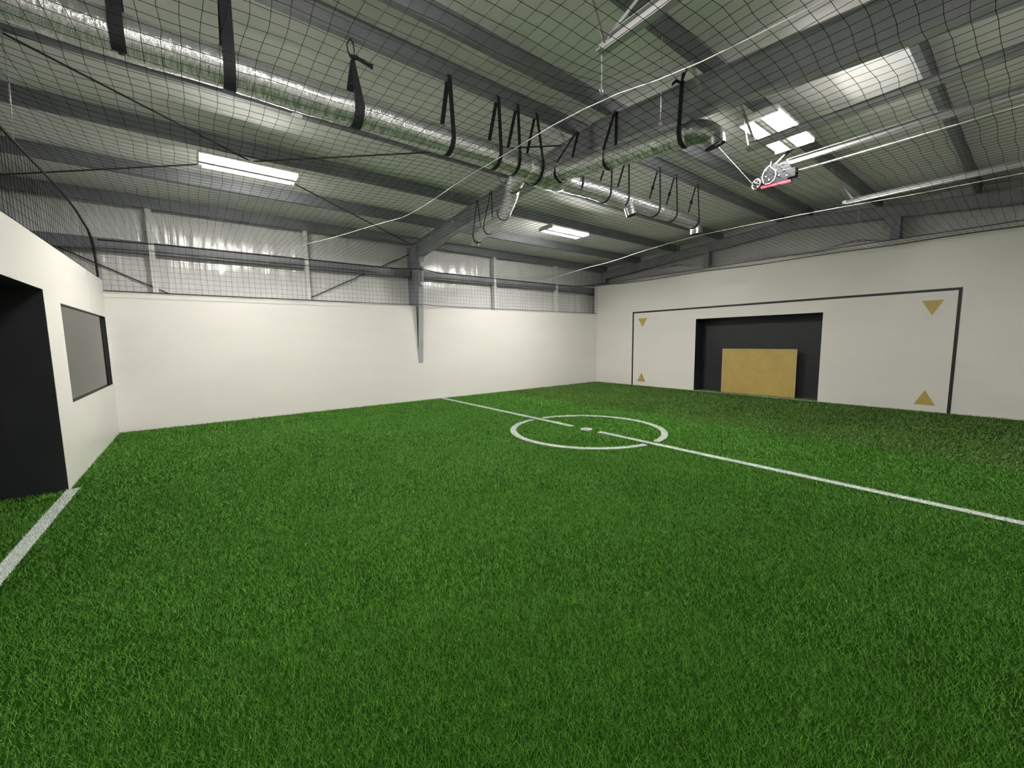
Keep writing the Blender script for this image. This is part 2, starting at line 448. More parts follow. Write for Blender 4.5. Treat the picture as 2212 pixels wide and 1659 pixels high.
# ---- girts, studs and wall brace rods on the back wall
gp = [(YI-.20, 3.255), (YI-.20, 3.46), (YI-.012, 3.46), (YI-.012, 3.448), (YI-.188, 3.448), (YI-.188, 3.267), (YI-.02, 3.267), (YI-.02, 3.255)]
for a, b in ((XLI+.02, -.57), (-.49, 2.055), (2.145, XF-.09), (XF+.09, 7.26), (7.345, 9.865), (9.945, XI-.02)):
    attach(MB().prism(gp, 0, a, b).build('girt', MT['purlin']), wob)
for x in (-.53, 2.10, 7.303, 9.905):
    s_ = MB().box(x-.040, x+.040, YI-.215, YI-.205, 2.2, 4.10).box(x-.040, x-.032, YI-.205, YI-.06, 2.2, 4.10)
    attach(s_.build('stud', MT['housing']), wob)
for a, b in (((4.62, 3.86), (1.45, 2.24)), ((-2.2, 3.475), (.25, 2.25))):
    attach(MB().tube([(a[0], YI-.06, a[1]), (b[0], YI-.06, b[1])], .012, 6).build('brace_rod', MT['rod']), wob)

# ================================================================== STEEL FRAMES
def tapered_web(mb, x, prof, th=.010, fl=.075, ft=.012):
    """prof: list of (y, ztop, zbot); web plus both flanges"""
    n = len(prof)
    poly = [(y, zt) for y, zt, zb in prof]+[(y, zb) for y, zt, zb in reversed(prof)]
    vs = [(x-th/2, y, z) for y, z in poly]+[(x+th/2, y, z) for y, z in poly]
    m = len(poly)
    fs = [(i, (i+1) % m, (i+1) % m+m, i+m) for i in range(m)]
    for i in range(n-1):
        a, b, c, d_ = i, i+1, m-2-i, m-1-i
        fs.append((a, b, c, d_)); fs.append((d_+m, c+m, b+m, a+m))
    mb.add(vs, fs)
def flange(mb, x, pts, fl=.075, ft=.012):
    mb.ribbon([(x, y, z) for y, z in pts], 2*fl, ft, (1, 0, 0))

def main_frame():
    root = empty('steel_frame', (XF, 10.1, 0))
    tag(root, 'dark grey tapered steel rafter and column crossing the pitch over the ducts', 'steel frame')
    prof = [(10.20, zr(10.2)-.01, 3.62), (9.86, zr(9.86)-.01, 3.70), (7.9, zr(7.9)-.01, 3.935), (5.6, zr(5.6)-.01, 4.10), (4.0, zr(4.0)-.01, 4.20),
            (2.65, zr(2.65)-.01, 4.06), (1.3, zr(1.3)-.01, 3.915), (-.2, zr(-.2)-.01, 3.80), (-2.0, zr(-2)-.01, 3.45)]
    a = MB(); tapered_web(a, XF, prof); attach(a.build('rafter_web', MT['steel']), root)
    b = MB(); flange(b, XF, [(p[0], p[2]) for p in prof[1:]]); attach(b.build('lower_flange', MT['steel']), root)
    c = MB(); flange(c, XF, [(p[0], p[1]) for p in prof]); attach(c.build('upper_flange', MT['steel']), root)
    # column: outer flange against the insulation, inner flange leaning into the room
    col = MB()
    q = [(YI-.03, 0), (YI-.03, 4.04), (9.86, 4.04), (9.72, 3.70), (9.955, 1.40), (10.08, 0)]
    m = len(q); th = .012
    vs = [(XF-th/2, y, z) for y, z in q]+[(XF+th/2, y, z) for y, z in q]
    fs = [(i, (i+1) % m, (i+1) % m+m, i+m) for i in range(m)]+[tuple(range(m-1, -1, -1)), tuple(range(m, 2*m))]
    col.add(vs, fs)
    attach(col.build('column_web', MT['steel']), root)
    fb = MB(); fb.ribbon([(XF, 10.075, 0), (XF, 9.952, 1.40), (XF, 9.73, 3.70)], .132, .014, (1, 0, 0))
    attach(fb.build('inner_flange', MT['steel']), root)
    fo = MB(); fo.ribbon([(XF, YI-.03, 0), (XF, YI-.03, 4.04)], .15, .014, (1, 0, 0))
    attach(fo.build('outer_flange', MT['steel']), root)
    for y in (4.10, 9.90):
        k = MB(); zt = zr(y)-.02; zb = 4.185 if y < 5 else 3.70
        k.box(XF-.07, XF-.005, y-.006, y+.006, zb, zt).box(XF+.005, XF+.07, y-.006, y+.006, zb, zt)
        attach(k.build('stiffener_plate', MT['steel']), root)
    for y, s in ((8.75, -1), (5.93, -1), (4.38, -1), (2.42, -1), (8.75, 1), (5.93, 1)):
        zb = 4.0 if y > 8 else (4.12 if y > 5 else 4.19 if y > 3 else 4.05)
        k = MB().bar((XF+s*.40, y+.01, zr(y)+.02), (XF+s*.04, y+.02, zb+.02-(.08 if y > 8 else 0)), .035, .006)
        attach(k.build('flange_brace', MT['steel_light' if y < 5 else 'steel']), root)
    return root
main_frame()

def end_frame(x, name, label, cols, face):
    root = empty(name, (x, 10.1, 0)); tag(root, label, 'steel frame')
    prof = [(y, zr(y)-.01, zr(y)-.27) for y in (10.25, 7.5, 4.0, 1.0, -2.2)]
    a = MB(); tapered_web(a, x, prof); attach(a.build('rafter_web', MT['steel']), root)
    b = MB(); flange(b, x, [(p[0], p[2]) for p in prof], .06); attach(b.build('lower_flange', MT['steel']), root)
    c = MB(); flange(c, x, [(p[0], p[1]) for p in prof], .06); attach(c.build('upper_flange', MT['steel']), root)
    for y in cols:
        zt = zr(y)-.26
        k = MB().box(x-.10, x+.10, y-.004, y+.004, 0, zt).box(x-.105, x-.095, y-.08, y+.08, 0, zt).box(x+.095, x+.105, y-.08, y+.08, 0, zt)
        attach(k.build('column', MT['steel']), root)
    if face:
        k = MB().box(x-.118, x-.105, cols[-1]+.03, cols[-1]+.19, zr(2)-.47, zr(2)-.25)
        attach(k.build('clip_plate', MT['steel']), root)
    return root
end_frame(XE, 'gable_frame', 'dark grey gable rafter and posts behind the goal wall', (10.12, 6.26, 2.10), True)
end_frame(XL, 'gable_frame', 'dark grey gable rafter and post beyond the white side wall with the window', (10.10, 5.0, 0.5), False)

# ================================================================== PITCH
rng = np.random.default_rng(7)
LW = .10
def in_line(x, y):
    r = np.hypot(x-XM, y-YM)
    mid = (np.abs(x-XM) < LW/2) & (((y > YM+.34) & (y < YA)) | ((y < YM-.28) & (y > YN)))
    ring = (np.abs(r-1.27) < LW/2) & (np.abs(x-XM) > .13)
    spot = r < .105
    g1 = (np.abs(x-(XC+.03)) < LW/2) & (y > LY0) & (y < LY1)
    g2 = (np.abs(x-(XB-.01)) < .03) & (y > RY0) & (y < RY1)
    return mid, ring, spot, g1, g2
def inside(x, y):
    a = (x > XC) & (x < XB) & (y > YN) & (y < YA)
    b = (x > XC-LD) & (x <= XC) & (y > LY0) & (y < LY1)
    c = (x >= XB) & (x < XB+RD-.005) & (y > RY0) & (y < RY1) & ~((np.abs(x-11.925) < .02) & (y > 3.69) & (y < 5.55))
    return a | b | c
def blades(x, y, wid, length, lean=.55, z0=0.0, bias=None):
    """one tapered, leaning fibre per point"""
    n = len(x)
    a = rng.uniform(0, 2*np.pi, n)
    la = rng.uniform(0, 2*np.pi, n); lm = np.abs(rng.normal(lean, .22, n)).clip(.05, 1.15)
    L = length*rng.uniform(.65, 1.1, n)
    dx = np.cos(la)*np.sin(lm)*L; dy = np.sin(la)*np.sin(lm)*L; dz = np.cos(lm)*L
    if bias is not None: dx += bias[0]*L; dy += bias[1]*L
    wx, wy = np.cos(a)*wid/2, np.sin(a)*wid/2
    # tips press against the walls instead of passing through them
    tx_, ty_ = x+dx, y+dy
    ty_ = np.clip(ty_, YN+.002, YA-.002)
    tx_ = np.where((x > XC) & ((y < LY0) | (y > LY1)), np.maximum(tx_, XC+.002), np.maximum(tx_, XC-LD+.002))
    tx_ = np.where((x < XB) & ((y < RY0) | (y > RY1)), np.minimum(tx_, XB-.006), np.minimum(tx_, XB+RD-.002))
    ty_ = np.where(x > XB, np.clip(ty_, RY0+.003, RY1-.003), ty_); ty_ = np.where(x < XC, np.clip(ty_, LY0+.003, LY1-.003), ty_)
    dx, dy = tx_-x, ty_-y
    V = np.empty((n, 3, 3), np.float32)
    V[:, 0] = np.stack([x-wx, y-wy, np.full(n, z0)], -1)
    V[:, 1] = np.stack([x+wx, y+wy, np.full(n, z0)], -1)
    V[:, 2] = np.stack([x+dx, y+dy, z0+dz], -1)
    return V.reshape(-1, 3)
chunks = []
for d0, d1, dens, ws, ls in ((0, 2.4, 27000, 1.0, 1.0), (2.4, 4.0, 15000, 1.35, 1.05), (4.0, 6.0, 8200, 1.8, 1.15), (6.0, 9.0, 4300, 2.5, 1.25), (9.0, 17.0, 2300, 3.4, 1.35)):
    x0, x1, y0, y1 = max(XC-LD, -d1), min(XB+RD, d1), max(YN, -d1), min(YA, d1)
    n = int((x1-x0)*(y1-y0)*dens)
    x = rng.uniform(x0, x1, n); y = rng.uniform(y0, y1, n)
    d = np.hypot(x, y)
    ok = (d >= d0) & (d < d1) & inside(x, y)
    for m_ in in_line(x, y): ok &= ~m_
    x, y = x[ok], y[ok]
    far = x > 7.28
    bx = np.where(far, -.35, .12); by = np.where(far, -.15, .25)
    chunks.append(blades(x, y, .0026*ws, .030*ls, lean=.68, bias=(bx, by)))
V = np.concatenate(chunks)
grass = big_mesh('artificial_grass', V, np.arange(len(V)).reshape(-1, 3), 3, MT['turf'])
tag(grass, 'short green artificial grass pile covering the indoor pitch', 'grass', kind='stuff')

def white_line(name, label, idx, bounds, strip, cat='line marking'):
    x0, x1, y0, y1 = bounds
    n = int((x1-x0)*(y1-y0)*16000)
    x = rng.uniform(x0, x1, n); y = rng.uniform(y0, y1, n)
    ok = in_line(x, y)[idx]
    if strip == 'near': ok &= y < YM
    if strip == 'far': ok &= y > YM
    if strip == 'left': ok &= x < XM
    if strip == 'right': ok &= x > XM
    x, y = x[ok], y[ok]
    d = np.hypot(x, y)
    Vb = blades(x, y, .0026*np.clip(d/2.5, 1, 3), .034, lean=.55)
    nb = len(Vb)
    # backing strip just above the turf backing
    B, Fq = [], []
    def quad(p):
        o_ = nb+len(B); B.extend([(q[0], q[1], .013) for q in p]); Fq.extend([(o_, o_+1, o_+2), (o_, o_+2, o_+3)])
    if idx == 1:
        s = -1 if strip == 'left' else 1
        a0 = math.asin(.13/1.27)
        for i in range(60):
            t0 = a0+(math.pi-2*a0)*i/60; t1 = a0+(math.pi-2*a0)*(i+1)/60
            quad([(XM+s*math.sin(t)*r, YM+math.cos(t)*r) for t, r in ((t0, 1.27-LW/2), (t0, 1.27+LW/2), (t1, 1.27+LW/2), (t1, 1.27-LW/2))])
    elif idx == 2:
        for i in range(24):
            t0, t1 = 2*math.pi*i/24, 2*math.pi*(i+1)/24
            quad([(XM, YM), (XM+math.cos(t0)*.105, YM+math.sin(t0)*.105), (XM+math.cos((t0+t1)/2)*.105, YM+math.sin((t0+t1)/2)*.105), (XM+math.cos(t1)*.105, YM+math.sin(t1)*.105)])
    else:
        if idx == 0: xa, xb = XM-LW/2, XM+LW/2; ya, yb = (YN, YM-.28) if strip == 'near' else (YM+.34, YA)
        if idx == 3: xa, xb, ya, yb = XC+.03-LW/2, XC+.03+LW/2, LY0, LY1
        if idx == 4: xa, xb, ya, yb = XB-.04, XB+.02, RY0, RY1
        quad([(xa, ya), (xb, ya), (xb, yb), (xa, yb)])
    VV = np.concatenate([Vb, np.array(B, np.float32)])
    FF = np.concatenate([np.arange(nb).reshape(-1, 3), np.array(Fq)])
    return tag(big_mesh(name, VV, FF, 3, MT['line_white']), label, cat)
bb = (XM-.06, XM+.06, YN, YA)
white_line('halfway_line', 'white halfway line from the centre circle past the near touchline', 0, bb, 'near')
white_line('halfway_line', 'white halfway line from the centre spot to the long white wall', 0, bb, 'far')
cb = (XM-1.4, XM+1.4, YM-1.4, YM+1.4)
white_line('circle_arc', 'white half of the centre circle on the side of the window wall', 1, cb, 'left')
white_line('circle_arc', 'white half of the centre circle on the side of the gold goal', 1, cb, 'right')
white_line('centre_spot', 'small white centre spot inside the circle', 2, (XM-.12, XM+.12, YM-.12, YM+.12), None)
white_line('goal_line', 'white goal line across the black recess beside the window wall', 3, (XC-.05, XC+.1, LY0, LY1), None)
white_line('goal_line', 'thin white goal line in front of the gold board recess', 4, (XB-.06, XB+.04, RY0, RY1), None)

# gold board standing in the goal recess
gb = empty('target_board', (11.92, 4.62, 0)); tag(gb, 'gold painted rectangular board standing in the black goal recess', 'board')
attach(MB().box(11.915, 11.935, 3.715, 5.525, 0, 1.235).build('panel', MT['gold']), gb)
eb = MB().box(11.912, 11.937, 3.700, 3.715, 0, 1.248).box(11.912, 11.937, 5.525, 5.540, 0, 1.248).box(11.912, 11.937, 3.715, 5.525, 1.235, 1.248)
attach(eb.build('edge_strip', MT['gold_edge']), gb)

# ================================================================== NETS AND CABLES
def cable_x(y, which):
    if which == 1:
        P = [(-.6, 3.0), (.85, 2.958), (1.43, 2.89), (2.8, 2.60), (5.97, 2.62), (9.35, 1.57), (9.95, 1.35)]
    else:
        P = [(-.6, 8.0), (1.15, 7.75), (2.4, 7.53), (4.06, 7.45), (6.15, 8.0), (9.4, 8.63), (9.95, 8.75)]
    return float(np.interp(y, [p[0] for p in P], [p[1] for p in P]))
def rope_z(y):
    return float(np.interp(y, [0, 4, 5.8, 6.6, 7.6, 8.4, 9.1, 9.95], [3.44, 3.44, 3.45, 3.47, 3.50, 3.46, 3.38, 3.36]))
def column_bulge(x, z):
    """how far the net is pushed toward the pitch by the column and its boxes"""
    fy = 9.952-(z-1.40)*.0965-.075
    k = max(0.0, 1-max(0.0, abs(x-XF)-.10)/.45); k = k*k*(3-2*k)
    return max(0.0, 9.95-fy)*k
HOOKS = ((3.40, 5.92, 3.46), (10.04, 5.92, 3.46), (2.66, 2.25, 3.46), (10.75, 2.42, 3.49))
def net_z(x, y):
    z = 3.43
    z -= .05*math.exp(-(9.95-y)/.6)                       # down to the back rope
    z += .10*math.exp(-((x-XB)/.9)**2)                    # up to the goal wall
    z -= .09*(1-math.exp(-abs(x-cable_x(y, 1))/1.2))*(1-math.exp(-abs(x-cable_x(y, 2))/1.2))*min(1, max(0, (9.9-y)/1.2))
    e = min(1, (x-XC)/.8, (9.95-y)/.6)
    z += .035*noise.noise(Vector((x*.7, y*.7, 3)))*max(0, e)
    z += (rope_z(y)-z)*math.exp(-((x-XC)/.45)**2)
    for hx, hy, hz in HOOKS:
        d2 = (x-hx)**2+(y-hy)**2
        if d2 < 1.5: z += (hz-z)*math.exp(-d2/.09)
    return z
CELL = .097
def net_tubes(lines, r, name):
    """three-sided twine along many poly-lines, one mesh"""
    VS, FS = [], []; o = 0
    for L in lines:
        P = np.array(L, np.float32); n = len(P)
        t = np.gradient(P, axis=0); t /= np.linalg.norm(t, axis=1)[:, None]+1e-9
        ref = np.array([0, 0, 1.]) if abs(t[:, 2]).mean() < .8 else np.array([1., 0, 0])
        u = np.cross(t, ref); u /= np.linalg.norm(u, axis=1)[:, None]+1e-9
        w_ = np.cross(t, u)
        ring = np.stack([P+r*(u*math.cos(a)+w_*math.sin(a)) for a in (math.pi/2, math.pi*7/6, math.pi*11/6)], 1)
        VS.append(ring.reshape(-1, 3))
        i = np.arange(n-1)*3
        for k in range(3):
            FS.append(np.stack([o+i+k, o+i+(k+1) % 3, o+i+3+(k+1) % 3, o+i+3+k], -1))
        o += 3*n
    return big_mesh(name, np.concatenate(VS), np.concatenate(FS), 4, MT['net'])
def jit(i, j, s):
    return (noise.noise(Vector((i*.25, j*.27, s)))*.022+noise.noise(Vector((i*1.7, j*1.9, s+9)))*.006)
nx = int((XB-XC)/CELL)+1; ny = int((9.95-YN)/CELL)+1
XS = np.linspace(XC+.01, XB-.02, nx); YS = np.linspace(YN+.02, 9.95, ny)
G = np.zeros((ny, nx, 3))
for j, y in enumerate(YS):
    for i, x in enumerate(XS):
        edge = 0 if (i in (0, nx-1) or j in (0, ny-1)) else 1
        xx = x+jit(i, j, 1)*edge; yy = y+jit(i, j, 2)*edge
        yy -= column_bulge(x, 3.38)*max(0.0, min(1.0, (y-8.9)/1.05))
        G[j, i] = (xx, yy, net_z(xx, yy))
net = net_tubes([G[j] for j in range(ny)]+[G[:, i] for i in range(nx)], .0017, 'ceiling_net')
tag(net, 'black square mesh safety net stretched overhead under the ducts', 'net')
attach(MB().tube([tuple(p) for p in G[-1][::3]]+[tuple(G[-1][-1])], .011, 6).build('border_rope', MT['rope']), net)
attach(MB().tube([tuple(p) for p in G[:, -1][::3]], .008, 6).build('border_rope', MT['rope']), net)
# back curtain
H0 = HA+.02
nz = 10
C = np.zeros((nz, nx, 3))
for k in range(nz):
    for i, x in enumerate(XS):
        zt = G[-1, i, 2]; z = H0+(zt-H0)*k/(nz-1)
        bow = .05*math.sin(math.pi*k/(nz-1))
        C[k, i] = (x+jit(i, k, 3)*.6, 9.94+min(0, jit(i, k, 4)*.5)+(bow*.4 if abs(x-XF) > .6 else 0)-column_bulge(x, z), z+jit(i, k, 5)*(.5 if 0 < k < nz-1 else .15))
bn = net_tubes([C[k] for k in range(nz)]+[C[:, i] for i in range(nx)], .0021, 'curtain_net')
tag(bn, 'black mesh net hanging between overhead rope and long white wall', 'net')
attach(MB().tube([tuple(p) for p in C[0][::2]]+[tuple(C[0][-1])], .007, 6).build('border_rope', MT['rope']), bn)
# left curtain
nz2 = 8
H1 = HC+.005
D = np.zeros((nz2, ny, 3))
for k in range(nz2):
    for j, y in enumerate(YS):
        zt = G[j, 0, 2]; z = H1+(zt-H1)*k/(nz2-1)
        yy = y if y < 9.0 else y-(y-9.0)*.42*(k/(nz2-1))**2
        D[k, j] = (XC+.005+jit(j, k, 6)*.6, yy+jit(j, k, 7)*.6, z)
ln_ = net_tubes([D[k] for k in range(nz2)]+[D[:, j] for j in range(ny)], .0021, 'curtain_net')
tag(ln_, 'black mesh net hanging above the wall with the window', 'net')
rope_pts = [(XC+.01, 9.56, 2.69), (XC+.01, 9.52, 2.95), (XC+.01, 9.40, 3.25), (XC+.01, 9.1, 3.36), (XC+.01, 8.4, 3.46), (XC+.01, 7.6, 3.50), (XC+.01, 6.6, 3.47), (XC+.01, 5.8, 3.45), (XC+.01, 4, 3.44), (XC+.01, 0, 3.44)]
attach(MB().tube(rope_pts, .015, 6).build('border_rope', MT['rope']), ln_)
# support cables
for k, lab in ((1, 'pale steel cable carrying the net near the tied duct strap'), (2, 'pale steel cable carrying the net toward the goal wall')):
    pts = []
    for y in np.linspace(-.55, 9.93, 36):
        x = cable_x(y, k); pts.append((x, y, net_z(x, y)-.004))
    c = MB().tube(pts, .0046, 6).build('net_cable', MT['cable']); tag(c, lab, 'cable', 'net support cables')
# pendant wires that hold the net up
for x, y, zt, zb, lab in ((3.40, 5.92, zr(5.92), 3.455, 'thin hanger wire with hook from purlin to net by the flexible duct'),
                     (10.04, 5.92, zr(5.92), 3.46, 'thin hanger wire with hook near the goal wall'),
                     (2.66, 2.25, 3.76, 3.46, 'short dark hanger wire below the end of the lone door track'),
                     (3.73, 2.42, zr(2.42), 3.62, 'pale hanger wire with hook in front of the big rafter'),
                     (10.75, 2.42, zr(2.42), 3.47, 'pale hanger wire with hook beyond the door tracks')):
    root = empty('hanger_wire', (x, y, zt)); tag(root, lab, 'wire', 'net hanger wires')
    wi = MB().tube([(x, y, zt+.03), (x+.005, y, (zt+zb)/2), (x, y, zb+.05)], .0045, 6).build('wire', MT['cable' if 'pale' in lab else 'steel'], root)
    hk = [(x+.018*math.sin(t), y, zb+.03+.020*math.cos(t)) for t in np.linspace(0, 5.0, 10)]
    MB().tube(hk, .006, 6).build('hook', MT['cable'], wi)
o = MB().tube([(XC+.03, 5.93, 4.42), (XC+.035, 5.93, 3.95), (XC+.015, 5.93, 3.45)], .006, 6).build('tie_rope', MT['cable'])
tag(o, 'white tie rope dropping from purlin to the net border above side wall', 'rope')

# ================================================================== DUCTS
TY, TZ, TR = 4.55, 3.96, .158
duct = empty('foil_duct', (4.14, TY, TZ))
tag(duct, 'silver foil wrapped ventilation duct with branches hung under the roof', 'duct')
def wr(amp, fa, axis):
    def f(q, i, a):
        v = [q.x*2.2, q.y*2.2, q.z*2.2]; v[axis] = q[axis]*fa
        return amp*noise.noise(Vector(v))+amp*.7*noise.noise(Vector((q.x*7+3, q.y*7, q.z*7)))
    return f
def dens(pts, step):
    out = []
    P = [Vector(p) for p in pts]
    # Catmull-Rom through the points
    Q = [P[0]*2-P[1]]+P+[P[-1]*2-P[-2]]
    for k in range(1, len(Q)-2):
        n = max(2, int((Q[k+1]-Q[k]).length/step))
        for i in range(n):
            t = i/n; a, b, c, d_ = Q[k-1], Q[k], Q[k+1], Q[k+2]
            out.append(.5*((2*b)+(c-a)*t+(2*a-5*b+4*c-d_)*t*t+(3*b-3*c+d_-a)*t**3))
    out.append(P[-1]); return out
tx = np.arange(-2.3, 4.05, .025)
tr = MB().tube([(x, TY, TZ-.012*math.sin((x+2.3)*2.4)**2) for x in tx], TR, 40, disp=wr(.022, 13, 0))
attach(tr.build('trunk', MT['foil_x']), duct)
tx = np.arange(4.0, 8.22, .025)
tr = MB().tube([(x, TY-.01, TZ-.02-.012*math.sin((x-4)*2.6)**2) for x in tx], [TR-.008 if x < 6.1 else TR-.022 for x in tx], 36, disp=wr(.02, 13, 0))
attach(tr.build('trunk', MT['foil_x']), duct)
hub = MB().tube([(x, TY-.02, TZ-.02) for x in np.linspace(3.78, 4.52, 24)], [TR+.006+.045*math.sin(math.pi*i/23)**.7 for i in range(24)], 40, disp=wr(.09, 9, 0))
attach(hub.build('junction_wrap', MT['foil_x']), duct)
bpth = dens([(4.20, 4.42, 3.915), (4.40, 3.72, 3.905), (4.58, 3.13, 3.90), (4.68, 2.68, 3.90)], .025)
attach(MB().tube(bpth, .128, 36, disp=wr(.025, 13, 1)).build('side_branch', MT['foil_y']), duct)
ep = dens([(4.66, 2.72, 3.90), (4.73, 2.56, 3.90), (4.84, 2.47, 3.86), (4.87, 2.44, 3.74)], .02)
el_ = attach(MB().tube(ep, [.125-.02*i/len(ep) for i in range(len(ep))], 28, cap=False, disp=wr(.13, 9, 1)).build('elbow', MT['foil_elbow']), duct)
def mouth_shade(p, d_, r, parent):
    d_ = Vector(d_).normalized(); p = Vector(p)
    o_ = MB().tube([p-d_*.05, p-d_*.012], r*.95, 24).build('mouth_shade', MT['duct_dark']); attach(o_, parent)  # dark plug; its colour stands for the shade inside the open duct
mouth_shade((4.87, 2.44, 3.745), (.02, -.02, -.10), .108, duct)
fpth = dens([(3.72, 4.62, 3.86), (3.75, 4.76, 3.76), (3.98, 5.14, 3.71), (4.30, 5.80, 3.66), (4.40, 6.30, 3.625), (4.445, 6.62, 3.59), (4.47, 6.88, 3.545)], .018)
attach(MB().tube(fpth, .100, 28, disp=wr(.07, 16, 1)).build('flexible_drop', MT['foil_flex']), duct)
cpt = [Vector((3.73, 4.60, 3.87)), Vector((3.76, 4.73, 3.78))]
attach(MB().tube(cpt, [.112, .108], 28).build('collar', MT['foil_flex']), duct)
for p, r in ((Vector((3.765, 4.78, 3.755)), .106), (Vector((4.25, 5.68, 3.667)), .106)):
    dd = Vector((.5, .75, -.2)).normalized()
    attach(MB().tube([p-dd*.008, p+dd*.008], r, 28).build('clamp_band', MT['strap']), duct)
ot = MB().tube([(4.465, 6.84, 3.555), (4.475, 6.91, 3.52), (4.48, 6.93, 3.43)], [.085, .082, .078], 24, cap=False)
attach(ot.build('outlet', MT['foil_flex']), duct)
mouth_shade((4.48, 6.93, 3.435), (0, .1, -1), .078, duct)
# stub outlet and end outlet on the trunk
st = MB().tube([(6.03, TY-.06, TZ-.10), (6.06, TY-.11, TZ-.30)], [.088, .086], 24, cap=False)
attach(st.build('stub_outlet', MT['galv']), duct)
mouth_shade((6.06, TY-.11, TZ-.295), (.03, -.05, -.2), .086, duct)
en = MB().tube(dens([(8.18, TY-.01, TZ-.03), (8.30, TY-.01, TZ-.05), (8.36, TY-.02, TZ-.13), (8.37, TY-.02, TZ-.26)], .02), .125, 28, cap=False, disp=wr(.03, 10, 0))
attach(en.build('end_outlet', MT['galv']), duct)
mouth_shade((8.37, TY-.02, TZ-.25), (0, 0, -1), .12, duct)

# ---- hanging straps: loop from purlin round the duct
def loop_path(cy, cz, r, ay, az, gap=.05, az2=None):
    """convex loop in the YZ plane: anchor -> round the duct -> anchor"""
    az2 = az if az2 is None else az2
    out = [(ay-gap/2, az)]
    def tangent(px, pz, sgn):
        dx, dz = px-cy, pz-cz; d_ = math.hypot(dx, dz); a = math.atan2(dz, dx); b = math.acos(min(1, r/d_))
        return a+sgn*b
    a1 = tangent(ay-gap/2, az, 1); a2 = tangent(ay+gap/2, az2, -1)
    while a2 < a1: a2 += 2*math.pi
    n = 22
    for i in range(n+1):
        t = a1+(a2-a1)*i/n
        out.append((cy+r*math.cos(t), cz+r*math.sin(t)))
    out.append((ay+gap/2, az2))
    return out
def duct_strap(x, wdt, label, group, r=TR+.008, cy=TY, cz=TZ, ay=4.374, az=None, lean=0.0, buckle=True, gap=.056):
    az = az if az is not None else zr(4.36)+.05
    root = empty('duct_strap', (x, cy, az)); tag(root, label, 'strap', group)
    lp = loop_path(cy, cz, r, ay, az, gap, zr(4.36)+.003)
    pts = [(x+lean*max(0, (z-cz)/(az-cz)), y, z) for y, z in lp]
    web = MB().ribbon(pts, wdt, .005, (1, 0, 0)).build('webbing', MT['strap'], root)
    if buckle:
        b_ = pts[-1]; c_ = pts[-2]
        q = Vector(b_)*.55+Vector(c_)*.45
        d_ = (Vector(b_)-Vector(c_)).normalized()
        MB().bar(q-d_*.035, q+d_*.035, wdt*1.25, .016, (1, 0, 0)).build('buckle', MT['strap'], web)
    return root
G1 = 'wide straps under the trunk duct'; G2 = 'narrow straps under the trunk before the junction'; G3 = 'narrow straps under the trunk toward the goal wall'
for x, lab in ((-.30, 'wide flat black strap under the foil trunk, second before the knotted strap'), (.40, 'wide flat black strap under the foil trunk, next to the knotted strap')):
    duct_strap(x, .088, lab, G1)
# the tied strap
ts = empty('tied_duct_strap', (1.48, TY, 4.5)); tag(ts, 'wide black strap tied in a knot with loose tail at the purlin', 'strap')
lp = loop_path(TY, TZ, TR+.008, 4.40, 4.36, .03)
n = len(lp)
pts = [(1.49-.05*max(0, (z-TZ)/.4), y, z) for y, z in lp]
wd = [.03]+[.095]*(n-2)+[.03]
attach(MB().ribbon(pts, wd, .006, (1, 0, 0)).build('webbing', MT['strap']), ts)
attach(MB().ribbon([(1.44, 4.40, 4.36), (1.40, 4.40, 4.42), (1.39, 4.39, 4.48), (1.42, 4.38, 4.53), (1.45, 4.38, 4.50), (1.46, 4.39, 4.43), (1.45, 4.40, 4.37)], .035, .008, (.2, 1, .1)).build('upper_loop', MT['strap']), ts)
kn = MB().tube([(1.41, 4.39, 4.38), (1.44, 4.37, 4.365), (1.48, 4.37, 4.375), (1.49, 4.39, 4.385)], [.012, .024, .022, .012], 8)
attach(kn.build('knot', MT['strap']), ts)
attach(MB().ribbon([(1.47, 4.37, 4.37), (1.52, 4.35, 4.35), (1.57, 4.33, 4.325), (1.62, 4.33, 4.32)], [.03, .045, .04, .06], .006, (.2, .1, 1)).build('loose_tail', MT['strap']), ts)
for x, wd_, lab in ((2.57, .055, 'narrow black strap under the foil trunk, first after the knotted strap'), (3.26, .05, 'narrow black strap under the foil trunk, second after the knotted strap'), (3.57, .045, 'narrow black strap under the foil trunk directly beside the flexible drop')):
    duct_strap(x, wd_, lab, G2, lean=-.06)
duct_strap(3.93, .04, 'black strap crossing above the foil junction wrap beside the rafter', None, r=TR+.05, cy=TY-.02, cz=TZ-.02, lean=-.1)
for x, lean, lab in ((4.79, 0, 'narrow black strap on the foil trunk, first past the junction wrap'), (5.45, -.03, 'narrow black strap on the foil trunk, second past the junction wrap'),
                     (5.915, -.08, 'narrow black strap on the foil trunk at the short stub outlet'), (6.85, -.12, 'narrow black strap on the foil trunk, first past the stub outlet'),
                     (7.42, -.15, 'narrow black strap on the foil trunk, second past the stub outlet'), (8.24, -.2, 'narrow black strap on the foil trunk at its downturned end outlet')):
    duct_strap(x, .038, lab, G3, r=TR-.006 if x < 6.1 else TR-.016, cy=TY-.01, cz=TZ-.025, lean=lean, buckle=x > 6.5)
